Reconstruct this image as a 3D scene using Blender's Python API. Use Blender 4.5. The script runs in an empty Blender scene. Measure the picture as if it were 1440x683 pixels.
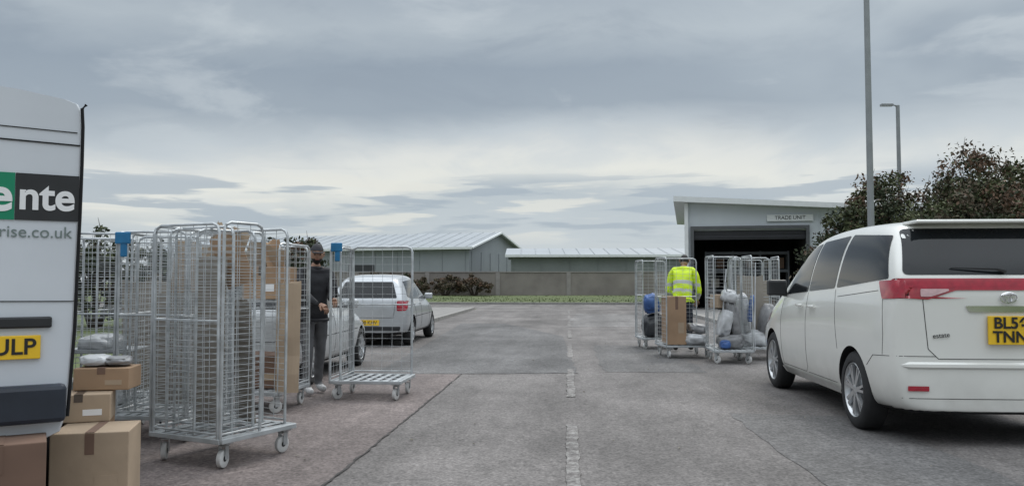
import bpy, bmesh, math, random
import numpy as np
from mathutils import Vector, Matrix, noise as mnoise
from mathutils.bvhtree import BVHTree
random.seed(7); rng=np.random.default_rng(7)
S=bpy.context.scene; C=S.collection
S.view_settings.view_transform='Standard'; S.view_settings.look='None'; S.view_settings.exposure=0
R=math.radians
TH=R(3.92)
def RW(s,t,z=0): # road frame -> world
    return Vector((s*math.cos(TH)+t*math.sin(TH), -s*math.sin(TH)+t*math.cos(TH), z))

# ---------------------------------------------------------------- materials
def M(name,col,rough=.5,metal=0,var=.12,scale=4,bump=0,bscale=40,coat=0,col2=None,spec=.5,detail=4,stretch=None,dirt=0):
    m=bpy.data.materials.new(name); m.use_nodes=True; nt=m.node_tree; N=nt.nodes; L=nt.links
    b=N['Principled BSDF']; b.inputs['Roughness'].default_value=rough; b.inputs['Metallic'].default_value=metal
    b.inputs['Coat Weight'].default_value=coat; b.inputs['Coat Roughness'].default_value=.06
    b.inputs['Specular IOR Level'].default_value=spec
    tc=N.new('ShaderNodeTexCoord'); src=tc.outputs['Object']
    if stretch:
        mp=N.new('ShaderNodeMapping'); mp.inputs['Scale'].default_value=stretch; L.new(src,mp.inputs[0]); src=mp.outputs[0]
    n=N.new('ShaderNodeTexNoise'); n.inputs['Scale'].default_value=scale; n.inputs['Detail'].default_value=detail; L.new(src,n.inputs[0])
    mr=N.new('ShaderNodeMapRange'); mr.inputs[1].default_value=.3; mr.inputs[2].default_value=.7; L.new(n.outputs[0],mr.inputs[0])
    mx=N.new('ShaderNodeMix'); mx.data_type='RGBA'; L.new(mr.outputs[0],mx.inputs[0])
    c2=col2 or tuple(min(1,c*(1+var)) for c in col); c1=col if col2 else tuple(c*(1-var) for c in col)
    mx.inputs[6].default_value=(*c1,1); mx.inputs[7].default_value=(*c2,1)
    outc=mx.outputs[2]
    if dirt: # road film on the lower panels
        sp=N.new('ShaderNodeSeparateXYZ'); L.new(tc.outputs['Object'],sp.inputs[0])
        dz=N.new('ShaderNodeMapRange'); dz.inputs[1].default_value=.22; dz.inputs[2].default_value=.70; dz.inputs[3].default_value=dirt; dz.inputs[4].default_value=0; L.new(sp.outputs[2],dz.inputs[0])
        n3=N.new('ShaderNodeTexNoise'); n3.inputs['Scale'].default_value=5; n3.inputs['Detail'].default_value=6; L.new(tc.outputs['Object'],n3.inputs[0])
        mu=N.new('ShaderNodeMath'); mu.operation='MULTIPLY'; L.new(dz.outputs[0],mu.inputs[0]); L.new(n3.outputs[0],mu.inputs[1])
        m2=N.new('ShaderNodeMix'); m2.data_type='RGBA'; L.new(mu.outputs[0],m2.inputs[0]); L.new(outc,m2.inputs[6]); m2.inputs[7].default_value=(.16,.14,.12,1); outc=m2.outputs[2]
    L.new(outc,b.inputs['Base Color'])
    if bump:
        n2=N.new('ShaderNodeTexNoise'); n2.inputs['Scale'].default_value=bscale; n2.inputs['Detail'].default_value=3; L.new(src,n2.inputs[0])
        bp=N.new('ShaderNodeBump'); bp.inputs['Strength'].default_value=bump; bp.inputs['Distance'].default_value=.01
        L.new(n2.outputs[0],bp.inputs['Height']); L.new(bp.outputs[0],b.inputs['Normal'])
    return m

def asphalt(name,base,tint=(1.05,.97,.93)):
    m=bpy.data.materials.new(name); m.use_nodes=True; nt=m.node_tree; N=nt.nodes; L=nt.links
    b=N['Principled BSDF']; b.inputs['Specular IOR Level'].default_value=.3
    tc=N.new('ShaderNodeTexCoord')
    mp=N.new('ShaderNodeMapping'); mp.inputs['Rotation'].default_value=(0,0,TH); L.new(tc.outputs['Object'],mp.inputs[0])
    def noise(sc,det,stretch=(1,1,1),rough=.6):
        q=N.new('ShaderNodeMapping'); q.inputs['Scale'].default_value=stretch; L.new(mp.outputs[0],q.inputs[0])
        n=N.new('ShaderNodeTexNoise'); n.inputs['Scale'].default_value=sc; n.inputs['Detail'].default_value=det; n.inputs['Roughness'].default_value=rough
        L.new(q.outputs[0],n.inputs[0]); return n.outputs[0]
    def mrange(x,a,bb,c,d):
        r=N.new('ShaderNodeMapRange'); r.inputs[1].default_value=a; r.inputs[2].default_value=bb; r.inputs[3].default_value=c; r.inputs[4].default_value=d
        L.new(x,r.inputs[0]); return r.outputs[0]
    def mul(a,c):
        k=N.new('ShaderNodeMath'); k.operation='MULTIPLY'; L.new(a,k.inputs[0]); L.new(c,k.inputs[1]); return k.outputs[0]
    fine=mrange(noise(42,2),.3,.7,.62,1.38)
    agg=mrange(noise(13,4,(1,1,1),.7),.3,.7,.74,1.26)
    big=mrange(noise(.32,5),.34,.66,.74,1.22)
    trk=mrange(noise(1.0,4,(1,.05,1)),.3,.7,.76,1.2)
    med=mrange(noise(1.5,6,(1,.4,1),.7),.35,.65,.80,1.17)
    v=mul(mul(mul(fine,agg),mul(big,trk)),med)
    vm=N.new('ShaderNodeVectorMath'); vm.operation='SCALE'; vm.inputs[0].default_value=tuple(base*t for t in tint); L.new(v,vm.inputs['Scale'])
    L.new(vm.outputs[0],b.inputs['Base Color'])
    b.inputs['Roughness'].default_value=.85
    bp=N.new('ShaderNodeBump'); bp.inputs['Strength'].default_value=.6; bp.inputs['Distance'].default_value=.012
    L.new(noise(38,3),bp.inputs['Height']); L.new(bp.outputs[0],b.inputs['Normal'])
    return m
AB=.148
ASP=asphalt('asphalt',AB)
ASP2=asphalt('asphalt_patch',AB*.85,(1,.97,.96))
ASP2b=asphalt('asphalt_patch_pale',AB*1.10,(1.03,.98,.95))
ASP2c=asphalt('asphalt_patch_dark',AB*.90,(1.02,.98,.96))
ASP3=asphalt('asphalt_shoulder',AB*.97,(1.13,.95,.90))
PAVE=M('pavement_mat',(.22,.21,.2),.9,var=.15,scale=3,bump=.3)
KERB=M('kerb_mat',(.26,.25,.235),.85,var=.2,scale=6,bump=.3)
GRASS=M('grass_mat',(.055,.08,.024),.95,col2=(.10,.12,.042),scale=1.5,detail=8,bump=.8,bscale=30)
SEAM=M('seam_mat',(.055,.05,.048),.9,var=.4,scale=8)
STEEL=M('zinc_steel',(.46,.48,.49),.45,.5,var=.25,scale=9)
WIRE=M('zinc_wire',(.50,.52,.53),.5,.4,var=.25,scale=9)
PLATEF=M('cage_base',(.40,.42,.43),.5,.3,var=.25,scale=5)
CASTW=M('castor_wheel',(.55,.55,.54),.5,var=.2,scale=10)
RUB=M('rubber',(.018,.018,.019),.8,var=.2,scale=12)
BLK=M('black_plastic',(.02,.021,.023),.5,var=.2,scale=6)
NAVYP=M('navy_plastic',(.018,.024,.036),.45,var=.2,scale=6)
DARK=M('dark_gap',(.006,.006,.007),.9)
ALLOY=M('alloy',(.55,.56,.57),.3,.8,var=.1,scale=8)
WHITE=M('white_paint',(.76,.76,.72),.25,0,var=.025,scale=1.2,detail=2,coat=.8,dirt=.6)
VANW=M('van_white',(.60,.63,.67),.35,0,var=.05,scale=2,coat=.5,dirt=.4)
SILV=M('silver_paint',(.50,.52,.54),.3,.35,var=.04,scale=3,coat=.7,dirt=.5)
SILV2=M('light_grey_paint',(.55,.57,.58),.3,.2,var=.04,scale=3,coat=.7,dirt=.5)
GLASS=M('car_glass',(.010,.012,.014),.06,0,var=.1,spec=.35)
REDL=M('red_lens',(.36,.010,.028),.12,0,var=.2,scale=20,coat=1)
CLRL=M('clear_lens',(.60,.40,.41),.12,0,var=.15,scale=30,coat=1)
CHROME=M('chrome',(.7,.7,.7),.12,1)
YEL=M('plate_yellow',(.80,.50,.02),.4,var=.05)
TXT=M('plate_text',(.012,.012,.012),.5)
CARD=M('cardboard',(.34,.225,.14),.85,var=.13,scale=3,bump=.15,bscale=20)
CARD2=M('cardboard_pale',(.38,.29,.205),.85,var=.12,scale=3,bump=.15,bscale=20)
CARDG=M('cardboard_weathered',(.27,.245,.21),.85,var=.2,scale=2.5,bump=.15,bscale=20)
CARD3=M('cardboard_dark',(.17,.105,.075),.85,var=.15,scale=3)
TAPE=M('tape',(.09,.07,.055),.35,var=.1)
BLUE=M('blue_plastic',(.012,.15,.32),.35,var=.2,scale=8)
BLUEB=M('blue_bag',(.04,.10,.28),.45,var=.3,scale=6)
BAGW=M('white_polybag',(.48,.49,.50),.4,var=.25,scale=7,bump=.9,bscale=9)
BAGG=M('grey_polybag',(.24,.24,.245),.45,var=.3,scale=6,bump=.9,bscale=9)
BAGK=M('black_bag',(.03,.033,.038),.35,var=.3,bump=.8,bscale=9)
GREEN=M('green_panel',(.0,.22,.11),.4,var=.03)
TWHITE=M('white_vinyl',(.8,.8,.8),.4,var=.02)
TGREY=M('grey_vinyl',(.16,.2,.19),.4,var=.02)

# ---------------------------------------------------------------- mesh builder
class MB:
    def __init__(s): s.v=[]; s.f=[]; s.m=[]
    def add(s,vs,fs,mi=0):
        o=len(s.v); s.v+= [tuple(v) for v in vs]; s.f+=[tuple(i+o for i in f) for f in fs]; s.m+=[mi]*len(fs)
    def box(s,c,size,mi=0,rz=0,mat=None):
        hx,hy,hz=[k/2 for k in size]; c=Vector(c)
        rot=mat if mat else Matrix.Rotation(rz,3,'Z')
        vs=[c+rot@Vector((x*hx,y*hy,z*hz)) for z in(-1,1) for y in(-1,1) for x in(-1,1)]
        s.add(vs,[(0,2,3,1),(4,5,7,6),(0,1,5,4),(2,6,7,3),(0,4,6,2),(1,3,7,5)],mi)
    def tube(s,pts,r,n=6,mi=0,cap=True):
        pts=[Vector(p) for p in pts]; rs=r if isinstance(r,(list,tuple)) else [r]*len(pts)
        vs=[];fs=[]
        for i,p in enumerate(pts):
            d=(pts[min(i+1,len(pts)-1)]-pts[max(i-1,0)]).normalized()
            up=Vector((0,0,1)) if abs(d.z)<.9 else Vector((1,0,0))
            a=d.cross(up).normalized(); b=d.cross(a)
            for k in range(n):
                t=2*math.pi*(k+.5)/n; vs.append(p+(a*math.cos(t)+b*math.sin(t))*rs[i])
        for i in range(len(pts)-1):
            for k in range(n):
                fs.append((i*n+k,i*n+(k+1)%n,(i+1)*n+(k+1)%n,(i+1)*n+k))
        if cap: fs.append(tuple(range(n-1,-1,-1))); fs.append(tuple((len(pts)-1)*n+k for k in range(n)))
        s.add(vs,fs,mi)
    def lathe(s,prof,c,axis='X',n=28,mi=0,sgn=1):
        c=Vector(c); vs=[];fs=[]
        for a,r in prof:
            for k in range(n):
                t=2*math.pi*k/n
                if axis=='X': vs.append(c+Vector((sgn*a,r*math.cos(t),r*math.sin(t))))
                else: vs.append(c+Vector((r*math.cos(t),r*math.sin(t),a)))
        for i in range(len(prof)-1):
            for k in range(n): fs.append((i*n+k,i*n+(k+1)%n,(i+1)*n+(k+1)%n,(i+1)*n+k))
        s.add(vs,fs,mi)
    def obj(s,name,mats,parent=None,smooth=False,bevel=0,loc=None,rz=0):
        me=bpy.data.meshes.new(name); me.from_pydata(s.v,[],s.f)
        for m in (mats if isinstance(mats,(list,tuple)) else [mats]): me.materials.append(m)
        me.polygons.foreach_set('material_index',s.m)
        bm=bmesh.new(); bm.from_mesh(me); bmesh.ops.recalc_face_normals(bm,faces=bm.faces); bm.to_mesh(me); bm.free()
        if smooth: me.polygons.foreach_set('use_smooth',[True]*len(me.polygons)); 
        o=bpy.data.objects.new(name,me); C.objects.link(o)
        if smooth:
            try: me.set_sharp_from_angle(angle=R(smooth if smooth>1 else 40))
            except Exception: pass
        if parent: o.parent=parent
        if loc is not None: o.location=loc
        o.rotation_euler[2]=rz
        if bevel:
            b=o.modifiers.new('b','BEVEL'); b.width=bevel; b.segments=2; b.limit_method='ANGLE'
        return o
def empty(name,loc=(0,0,0),rz=0):
    e=bpy.data.objects.new(name,None); C.objects.link(e); e.location=loc; e.rotation_euler[2]=rz; e.empty_display_size=.2; return e
def text(body,parent,loc,size,mat,name='lettering',rot=(R(90),0,0),align='CENTER',bold=0,sx=1):
    cu=bpy.data.curves.new(name,'FONT'); cu.body=body; cu.size=size; cu.extrude=.001; cu.align_x=align; cu.align_y='CENTER'; cu.offset=bold
    cu.materials.append(mat); o=bpy.data.objects.new(name,cu); C.objects.link(o); o.parent=parent; o.location=loc; o.rotation_euler=rot; o.scale=(sx,1,1); return o

# ---------------------------------------------------------------- world
w=bpy.data.worlds.new('World'); S.world=w; w.use_nodes=True; nt=w.node_tree; N=nt.nodes; L=nt.links
N.clear()
out=N.new('ShaderNodeOutputWorld'); sky=N.new('ShaderNodeTexSky'); sky.sky_type='NISHITA'; sky.sun_disc=False
SE,SR=R(48),R(25)
sky.sun_elevation=SE; sky.sun_rotation=SR
bg1=N.new('ShaderNodeBackground'); bg1.inputs[1].default_value=.08; L.new(sky.outputs[0],bg1.inputs[0])
tc=N.new('ShaderNodeTexCoord'); sp=N.new('ShaderNodeSeparateXYZ'); L.new(tc.outputs['Generated'],sp.inputs[0])
def mth(op,a,b=None,clamp=False):
    k=N.new('ShaderNodeMath'); k.operation=op; k.use_clamp=clamp
    for i,x in enumerate((a,b)):
        if x is None: continue
        if isinstance(x,(int,float)): k.inputs[i].default_value=x
        else: L.new(x,k.inputs[i])
    return k.outputs[0]
def mrg(x,a,b,c=0,d=1,smooth=True):
    r=N.new('ShaderNodeMapRange'); r.inputs[1].default_value=a; r.inputs[2].default_value=b; r.inputs[3].default_value=c; r.inputs[4].default_value=d
    if smooth: r.interpolation_type='SMOOTHSTEP'
    L.new(x,r.inputs[0]); return r.outputs[0]
def mixc(f,a,b):
    mx=N.new('ShaderNodeMix'); mx.data_type='RGBA'; L.new(f,mx.inputs[0])
    for i,x in((6,a),(7,b)):
        if isinstance(x,tuple): mx.inputs[i].default_value=(*x,1)
        else: L.new(x,mx.inputs[i])
    return mx.outputs[2]
zc=mth('MAXIMUM',sp.outputs[2],0)
G=tc.outputs['Generated']
def wnoise(sc,det,rough=.55,off=(0,0,0),st=(1,1,1),dist=0):
    mp=N.new('ShaderNodeMapping'); mp.inputs['Location'].default_value=off; mp.inputs['Scale'].default_value=st; L.new(G,mp.inputs[0])
    n=N.new('ShaderNodeTexNoise'); n.inputs['Scale'].default_value=sc; n.inputs['Detail'].default_value=det; n.inputs['Roughness'].default_value=rough; n.inputs['Distortion'].default_value=dist
    L.new(mp.outputs[0],n.inputs[0]); return n.outputs[0]
m1=wnoise(2.2,4,.5,(5.3,.4,2.2),(1,1,2.2),.4); m2=wnoise(4.2,6,.58,(1.2,3.4,.7),(1,1,3.0),.4); m3=wnoise(5.5,5,.5,(2.6,8.1,4.4),(1,1,9.5),.2)
zz=mth('ADD',zc,mth('MULTIPLY',mth('SUBTRACT',m1,.5),.12)); zz=mth('ADD',zz,mth('MULTIPLY',mth('SUBTRACT',m2,.5),.07))
cr=N.new('ShaderNodeValToRGB'); L.new(zz,cr.inputs[0]); E=cr.color_ramp.elements
stops=[(0,(.60,.645,.665)),(.05,(.54,.60,.64)),(.078,(.50,.56,.60)),(.110,(.80,.81,.76)),(.135,(.74,.76,.74)),(.165,(.52,.575,.615)),(.195,(.35,.41,.47)),(.25,(.315,.375,.44)),(.30,(.44,.50,.55)),(.36,(.35,.41,.475)),(.5,(.6,.64,.68))]
while len(E)<len(stops): E.new(.5)
for e,(p,c) in zip(E,stops): e.position=p; e.color=(*c,1)
col=cr.outputs[0]
col=mixc(mrg(m2,.50,.66,0,.50),col,(.60,.655,.69))
col=mixc(mth('MULTIPLY',mrg(m2,.47,.32,0,.45),mrg(zc,.12,.2)),col,(.29,.345,.41))
col=mixc(mth('MULTIPLY',mrg(sp.outputs[0],.0,.5,0,.40),mrg(m1,.35,.6)),col,(.60,.67,.71))
band=mth('MULTIPLY',mrg(zc,.035,.07),mrg(zc,.14,.11))
col=mixc(mth('MULTIPLY',mrg(m3,.51,.58,0,.75),band),col,(.38,.45,.52))
col=mixc(mth('MULTIPLY',mrg(m3,.46,.38,0,.7),band),col,(.80,.80,.74))
mz=mrg(zc,.36,.95,1,3.5)
bg2=N.new('ShaderNodeBackground'); L.new(col,bg2.inputs[0]); L.new(mz,bg2.inputs[1])
ms=N.new('ShaderNodeMixShader'); ms.inputs[0].default_value=.95; L.new(bg1.outputs[0],ms.inputs[1]); L.new(bg2.outputs[0],ms.inputs[2]); L.new(ms.outputs[0],out.inputs[0])
sl=bpy.data.lights.new('sun','SUN'); sl.energy=1.05; sl.angle=R(18); sl.color=(1,.95,.87)
so=bpy.data.objects.new('sun',sl); C.objects.link(so)
d=Vector((math.sin(SR)*math.cos(SE),math.cos(SR)*math.cos(SE),math.sin(SE)))
so.rotation_euler=d.to_track_quat('Z','Y').to_euler()

# ---------------------------------------------------------------- camera
cam=bpy.data.cameras.new('camera'); co=bpy.data.objects.new('camera',cam); C.objects.link(co); S.camera=co
cam.lens=28.75; cam.sensor_width=36; cam.clip_end=6000; cam.clip_start=.05
co.location=(0,0,1.35); co.rotation_euler=(R(90+2.66),0,0)

# ---------------------------------------------------------------- ground
def sheet(name,pts,z,mat,road=True):
    b=MB(); vs=[RW(p[0],p[1],z) if road else Vector((p[0],p[1],z)) for p in pts]; b.add(vs,[tuple(range(len(vs)))]); return b.obj(name,mat)
sheet('ground',[(-3000,-400),(3000,-400),(3000,4000),(-3000,4000)],0,GRASS,False)
SL,SRT=-4.4,4.7
T1,T2=39.5,47.0
sheet('road',[(SL,-30),(SRT,-30),(SRT,T1),(90,T1),(90,T2),(-90,T2),(-90,T1),(SL,T1)],.004,ASP)
def strip(name,pts,width,z,mat,wob=.0,step=.35):
    b=MB(); P=[]
    for a,c in zip(pts[:-1],pts[1:]):
        n=max(1,int(math.dist(a,c)/step)); P+=[(a[0]+(c[0]-a[0])*i/n,a[1]+(c[1]-a[1])*i/n) for i in range(n)]
    P.append(pts[-1]); P=[(p[0]+random.uniform(-wob,wob),p[1]+random.uniform(-wob,wob)) for p in P]
    vs=[]
    for i,p in enumerate(P):
        q0=P[max(i-1,0)]; q1=P[min(i+1,len(P)-1)]; dx,dy=q1[0]-q0[0],q1[1]-q0[1]; l=math.hypot(dx,dy) or 1
        wd=width*(random.uniform(.3,1.3) if wob else 1)/2
        vs+= [Vector((p[0]-dy/l*wd,p[1]+dx/l*wd,z)),Vector((p[0]+dy/l*wd,p[1]-dx/l*wd,z))]
    b.add(vs,[(2*i,2*i+1,2*i+3,2*i+2) for i in range(len(P)-1)]); return b.obj(name,mat)
def ragged(pts,am=.06,step=.25):
    P=[]
    for a,c in zip(pts,pts[1:]+pts[:1]):
        n=max(1,int(math.dist(a,c)/step)); P+=[(a[0]+(c[0]-a[0])*i/n+random.uniform(-am,am),a[1]+(c[1]-a[1])*i/n+random.uniform(-am,am)) for i in range(n)]
    return P
sheet('road_shoulder_surface',ragged([(-4.1,-3),(-1.78,-3),(-1.44,4.6),(-1.24,5.4),(-.98,8.6),(-.73,11.9),(-3.6,12)],.012),.008,ASP3,False)
sheet('asphalt_patch',ragged([(-2.0,11.95),(.95,12.0),(1.25,20),(-.2,26),(-1.6,26)],.03),.008,ASP2,False)
sheet('asphalt_patch',ragged([(1.35,12.2),(2.9,12.1),(3.0,17),(1.7,17.3)],.04),.008,ASP2c,False)
sheet('asphalt_patch',ragged([(2.0,4.0),(3.3,4.0),(3.5,8.2),(2.2,8.4)],.03),.008,ASP2c,False)
sheet('asphalt_patch',ragged([(1.6,24),(4.2,24),(4.9,33),(2.6,34)],.15,.6),.008,ASP2b,False)
strip('road_crack',[(-1.24-.25,3.5),(-1.24,5.4),(-.98,8.6),(-.73,11.9)],.020,.013,SEAM,.010,.09)
strip('road_crack',[(-2.2,11.95),(-.73,11.9),(.6,12.05),(.95,12.0)],.020,.013,SEAM,.02,.12)
def worn(name):
    m=asphalt(name,AB); nt=m.node_tree; N=nt.nodes; L=nt.links; b=N['Principled BSDF']; src=b.inputs['Base Color'].links[0].from_socket
    tc=N.new('ShaderNodeTexCoord'); n=N.new('ShaderNodeTexNoise'); n.inputs['Scale'].default_value=9; n.inputs['Detail'].default_value=9; n.inputs['Roughness'].default_value=.8; L.new(tc.outputs['Object'],n.inputs[0])
    r=N.new('ShaderNodeMapRange'); r.inputs[1].default_value=.47; r.inputs[2].default_value=.62; r.inputs[4].default_value=.6; L.new(n.outputs[0],r.inputs[0])
    mx=N.new('ShaderNodeMix'); mx.data_type='RGBA'; L.new(r.outputs[0],mx.inputs[0]); L.new(src,mx.inputs[6]); mx.inputs[7].default_value=(.42,.41,.39,1); L.new(mx.outputs[2],b.inputs['Base Color']); return m
WORN=worn('worn_paint')
t=-.2
while t<38:
    b=MB(); pts=ragged([(-.02,t),(.08,t),(.08,t+3.0),(-.02,t+3.0)],.012,.1); b.add([RW(p[0],p[1],.0125) for p in pts],[tuple(range(len(pts)))]); b.obj('centre_line_marking',WORN); t+=4.9
def slab(name,s0,s1,t0,t1,h,mat,bev=.015):
    b=MB(); c=RW((s0+s1)/2,(t0+t1)/2,h/2-.02); b.box(c,(abs(s1-s0),abs(t1-t0),h+.04),rz=-TH); return b.obj(name,mat,bevel=bev)
slab('kerb',SL-.14,SL,-10,T1-1.2,.12,KERB); slab('pavement',SL-2.0,SL-.14,-10,T1-1.2,.11,PAVE)
slab('kerb',SRT,SRT+.14,-10,T1,.12,KERB); slab('pavement',SRT+.14,SRT+1.9,-10,T1,.11,PAVE)
slab('kerb',-90,SL,T1-1.2,T1-1.06,.12,KERB)
slab('kerb',-90,90,T2,T2+.16,.13,KERB)
b=MB(); nx=60; prof=[(T2+.16,.10),(50,.20),(54,.32),(60,.36),(75,.3),(130,0.005)]
for j,(tt,z) in enumerate(prof):
    for i in range(nx+1): b.v.append(tuple(RW(-90+180*i/nx,tt,z+(random.uniform(-.02,.02) if 0<j<5 else 0))))
for j in range(len(prof)-1):
    for i in range(nx): k=j*(nx+1)+i; b.f.append((k,k+1,k+nx+2,k+nx+1)); b.m.append(0)
b.obj('grass_bank',GRASS,smooth=60)

# ---------------------------------------------------------------- buildings
CLAD=M('grey_cladding',(.27,.29,.31),.6,var=.06,scale=.5)
CLADG=M('greygreen_cladding',(.19,.21,.205),.6,var=.08,scale=.6)
CLADW=M('white_cladding',(.56,.60,.63),.5,var=.06,scale=.5)
ROOFM=M('light_roof',(.30,.325,.345),.5,var=.08,scale=.4)
ROOFW=M('white_fascia',(.72,.74,.74),.5,var=.05)
SHUT=M('dark_door',(.035,.036,.042),.45,var=.15,scale=1.5)
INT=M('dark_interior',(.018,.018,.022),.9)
def warehouse(name,loc,rz,L_,W_,eave,ridge,wall,roof,fascia,doors=()):
    e=empty(name,loc,rz)
    b=MB(); b.add([(-L_,0,-.5),(0,0,-.5),(0,W_,-.5),(-L_,W_,-.5),(-L_,0,eave),(0,0,eave),(0,W_,eave),(-L_,W_,eave),(0,W_/2,ridge),(-L_,W_/2,ridge)],
      [(0,1,5,4),(1,2,6,8,5),(2,3,7,6),(3,0,4,9,7)]); b.obj('walls',wall,e)
    r=MB(); o=.5
    for y0,y1,z0,z1 in((-o,W_/2,eave-.05,ridge+.12),(W_+o,W_/2,eave-.05,ridge+.12)):
        r.add([(-L_-o,y0,z0),(o,y0,z0),(o,y1,z1),(-L_-o,y1,z1),(-L_-o,y0,z0-.1),(o,y0,z0-.1),(o,y1,z1-.1),(-L_-o,y1,z1-.1)],[(0,1,2,3),(4,7,6,5),(0,4,5,1),(1,5,6,2),(3,2,6,7),(0,3,7,4)])
    r.obj('roof',roof,e)
    s=MB(); x=-.2
    while x>-L_: s.tube([(x,-o,eave+.0),(x,W_/2,ridge+.17)],.018,4); x-=1.3
    s.obj('roof_seams',roof,e)
    f=MB(); f.box((-L_/2,-o-.05,eave-.14),(L_+2*o,.08,.22)); 
    for y0 in(-o,W_+o): f.tube([(o+.03,y0,eave-.12),(o+.03,W_/2,ridge+.05)],.12,4)
    f.obj('fascia',fascia,e)
    c=MB(); x=-.4
    while x>-L_: c.box((x,-.03,eave/2-.3),(.05,.05,eave-.3)); x-=2.5
    y=.6
    while y<W_: c.box((.03,y,eave/2-.3),(.05,.05,eave-.3)); y+=2.5
    c.obj('cladding_ribs',wall,e)
    g=MB()
    for (x,wd,ht) in doors: g.box((x,-.08,ht/2),(wd,.06,ht))
    if doors: g.obj('doors',SHUT,e)
    return e
warehouse('industrial_warehouse',(-4.2,80,0),R(-20),40,15,4.7,6.4,CLAD,ROOFM,ROOFW,[(-12,3,3),(-24,3,3)])
warehouse('low_industrial_unit',(20.5,72,0),R(-1),20.6,12,3.7,4.35,CLADG,ROOFM,ROOFW,[(-6,1.2,2.4)])
# right unit: monopitch, wide dark open loading bay
e=empty('white_industrial_unit',(7.75,36,0),R(-12))
b=MB(); Lx,Wy=9.5,14; zl,zr=4.80,4.2; d0,d1,dh=.25,4.95,3.55
zt=lambda x: zl-(zl-zr)*x/Lx
b.add([(0,0,-.2),(d0,0,-.2),(d0,0,zt(d0)),(0,0,zl)],[(0,1,2,3)]); b.add([(d0,0,dh),(d1,0,dh),(d1,0,zt(d1)),(d0,0,zt(d0))],[(0,1,2,3)]); b.add([(d1,0,-.2),(Lx,0,-.2),(Lx,0,zr),(d1,0,zt(d1))],[(0,1,2,3)])
b.add([(Lx,0,-.2),(Lx,Wy,-.2),(Lx,Wy,zr),(Lx,0,zr)],[(0,1,2,3)]); b.add([(Lx,Wy,-.2),(0,Wy,-.2),(0,Wy,zl),(Lx,Wy,zr)],[(0,1,2,3)]); b.add([(0,Wy,-.2),(0,0,-.2),(0,0,zl),(0,Wy,zl)],[(0,1,2,3)])
b.obj('walls',CLADW,e)
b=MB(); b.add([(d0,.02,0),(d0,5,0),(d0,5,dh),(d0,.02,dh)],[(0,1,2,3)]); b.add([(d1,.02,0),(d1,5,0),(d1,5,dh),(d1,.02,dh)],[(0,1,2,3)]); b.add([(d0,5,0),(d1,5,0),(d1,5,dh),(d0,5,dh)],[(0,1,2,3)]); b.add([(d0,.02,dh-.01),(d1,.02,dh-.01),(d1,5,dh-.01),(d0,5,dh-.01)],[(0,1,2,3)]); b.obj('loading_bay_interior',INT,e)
b=MB(); b.box(((d0+d1)/2,.12,dh-.2),(d1-d0-.02,.1,.38)); 
for z in (dh-.3,dh-.15): b.box(((d0+d1)/2,.05,z),(d1-d0-.04,.04,.03))
b.obj('raised_shutter',SHUT,e)
# racking and stock visible in the bay
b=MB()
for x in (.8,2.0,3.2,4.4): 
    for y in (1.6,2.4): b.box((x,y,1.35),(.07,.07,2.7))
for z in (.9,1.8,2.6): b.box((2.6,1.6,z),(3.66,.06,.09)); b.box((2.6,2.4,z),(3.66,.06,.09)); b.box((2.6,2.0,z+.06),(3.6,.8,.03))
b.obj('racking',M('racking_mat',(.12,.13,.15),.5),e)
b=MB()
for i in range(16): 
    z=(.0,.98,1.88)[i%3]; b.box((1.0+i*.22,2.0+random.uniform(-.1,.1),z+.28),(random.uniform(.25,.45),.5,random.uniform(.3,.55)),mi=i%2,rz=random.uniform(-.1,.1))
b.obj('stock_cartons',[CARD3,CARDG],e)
b=MB(); b.box((d0-.06,-.08,dh/2),(.14,.14,dh+.1)); b.box((d1+.06,-.08,dh/2),(.14,.14,dh+.1)); b.box(((d0+d1)/2,-.08,dh+.12),(d1-d0+.26,.14,.14)); b.obj('shutter_frame',M('frame_grey',(.09,.095,.10),.5),e)
b=MB(); b.add([(-.60,-.5,zl+.02),(Lx+.4,-.5,zr-.0),(Lx+.4,Wy+.4,zr-.0),(-.60,Wy+.4,zl+.02),(-.60,-.5,zl+.26),(Lx+.4,-.5,zr+.20),(Lx+.4,Wy+.4,zr+.20),(-.60,Wy+.4,zl+.26)],[(0,3,2,1),(4,5,6,7),(0,1,5,4),(1,2,6,5),(2,3,7,6),(3,0,4,7)]); 
b.box((-.06,-.10,zl/2-.1),(.16,.2,zl+.1)); b.obj('roof_and_corner_trim',ROOFW,e)
b=MB(); x=5.5
while x<Lx: b.box((x,-.02,zt(x)/2-.05),(.03,.03,zt(x)-.1)); x+=.9
b.obj('cladding_ribs',CLADW,e)
b=MB(); b.box((4.3,-.06,4.06),(1.9,.06,.28)); b.obj('sign_board',ROOFW,e)
b=MB(); b.box((7.6,-.08,1.1),(1,.08,2.2)); b.obj('side_door',SHUT,e)
text('TRADE UNIT',e,(4.3,-.1,4.06),.22,TXT,'sign_lettering')
BRK=M('boundary_wall_mat',(.19,.17,.155),.9,col2=(.27,.245,.22),scale=.8,bump=.4,bscale=6)
COP=M('coping',(.27,.25,.235),.8,var=.1)
e=empty('boundary_wall',(0,58,0),R(-1)); b=MB(); b.box((1,0,1.1),(36,.25,1.7)); 
b.obj('wall_face',BRK,e)
b=MB(); b.box((1,0,1.99),(36.2,.34,.07)); x=-16
while x<19: b.box((x,-.13,1.08),(.3,.1,1.72)); x+=5.
b.obj('coping_and_piers',COP,e)

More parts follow.
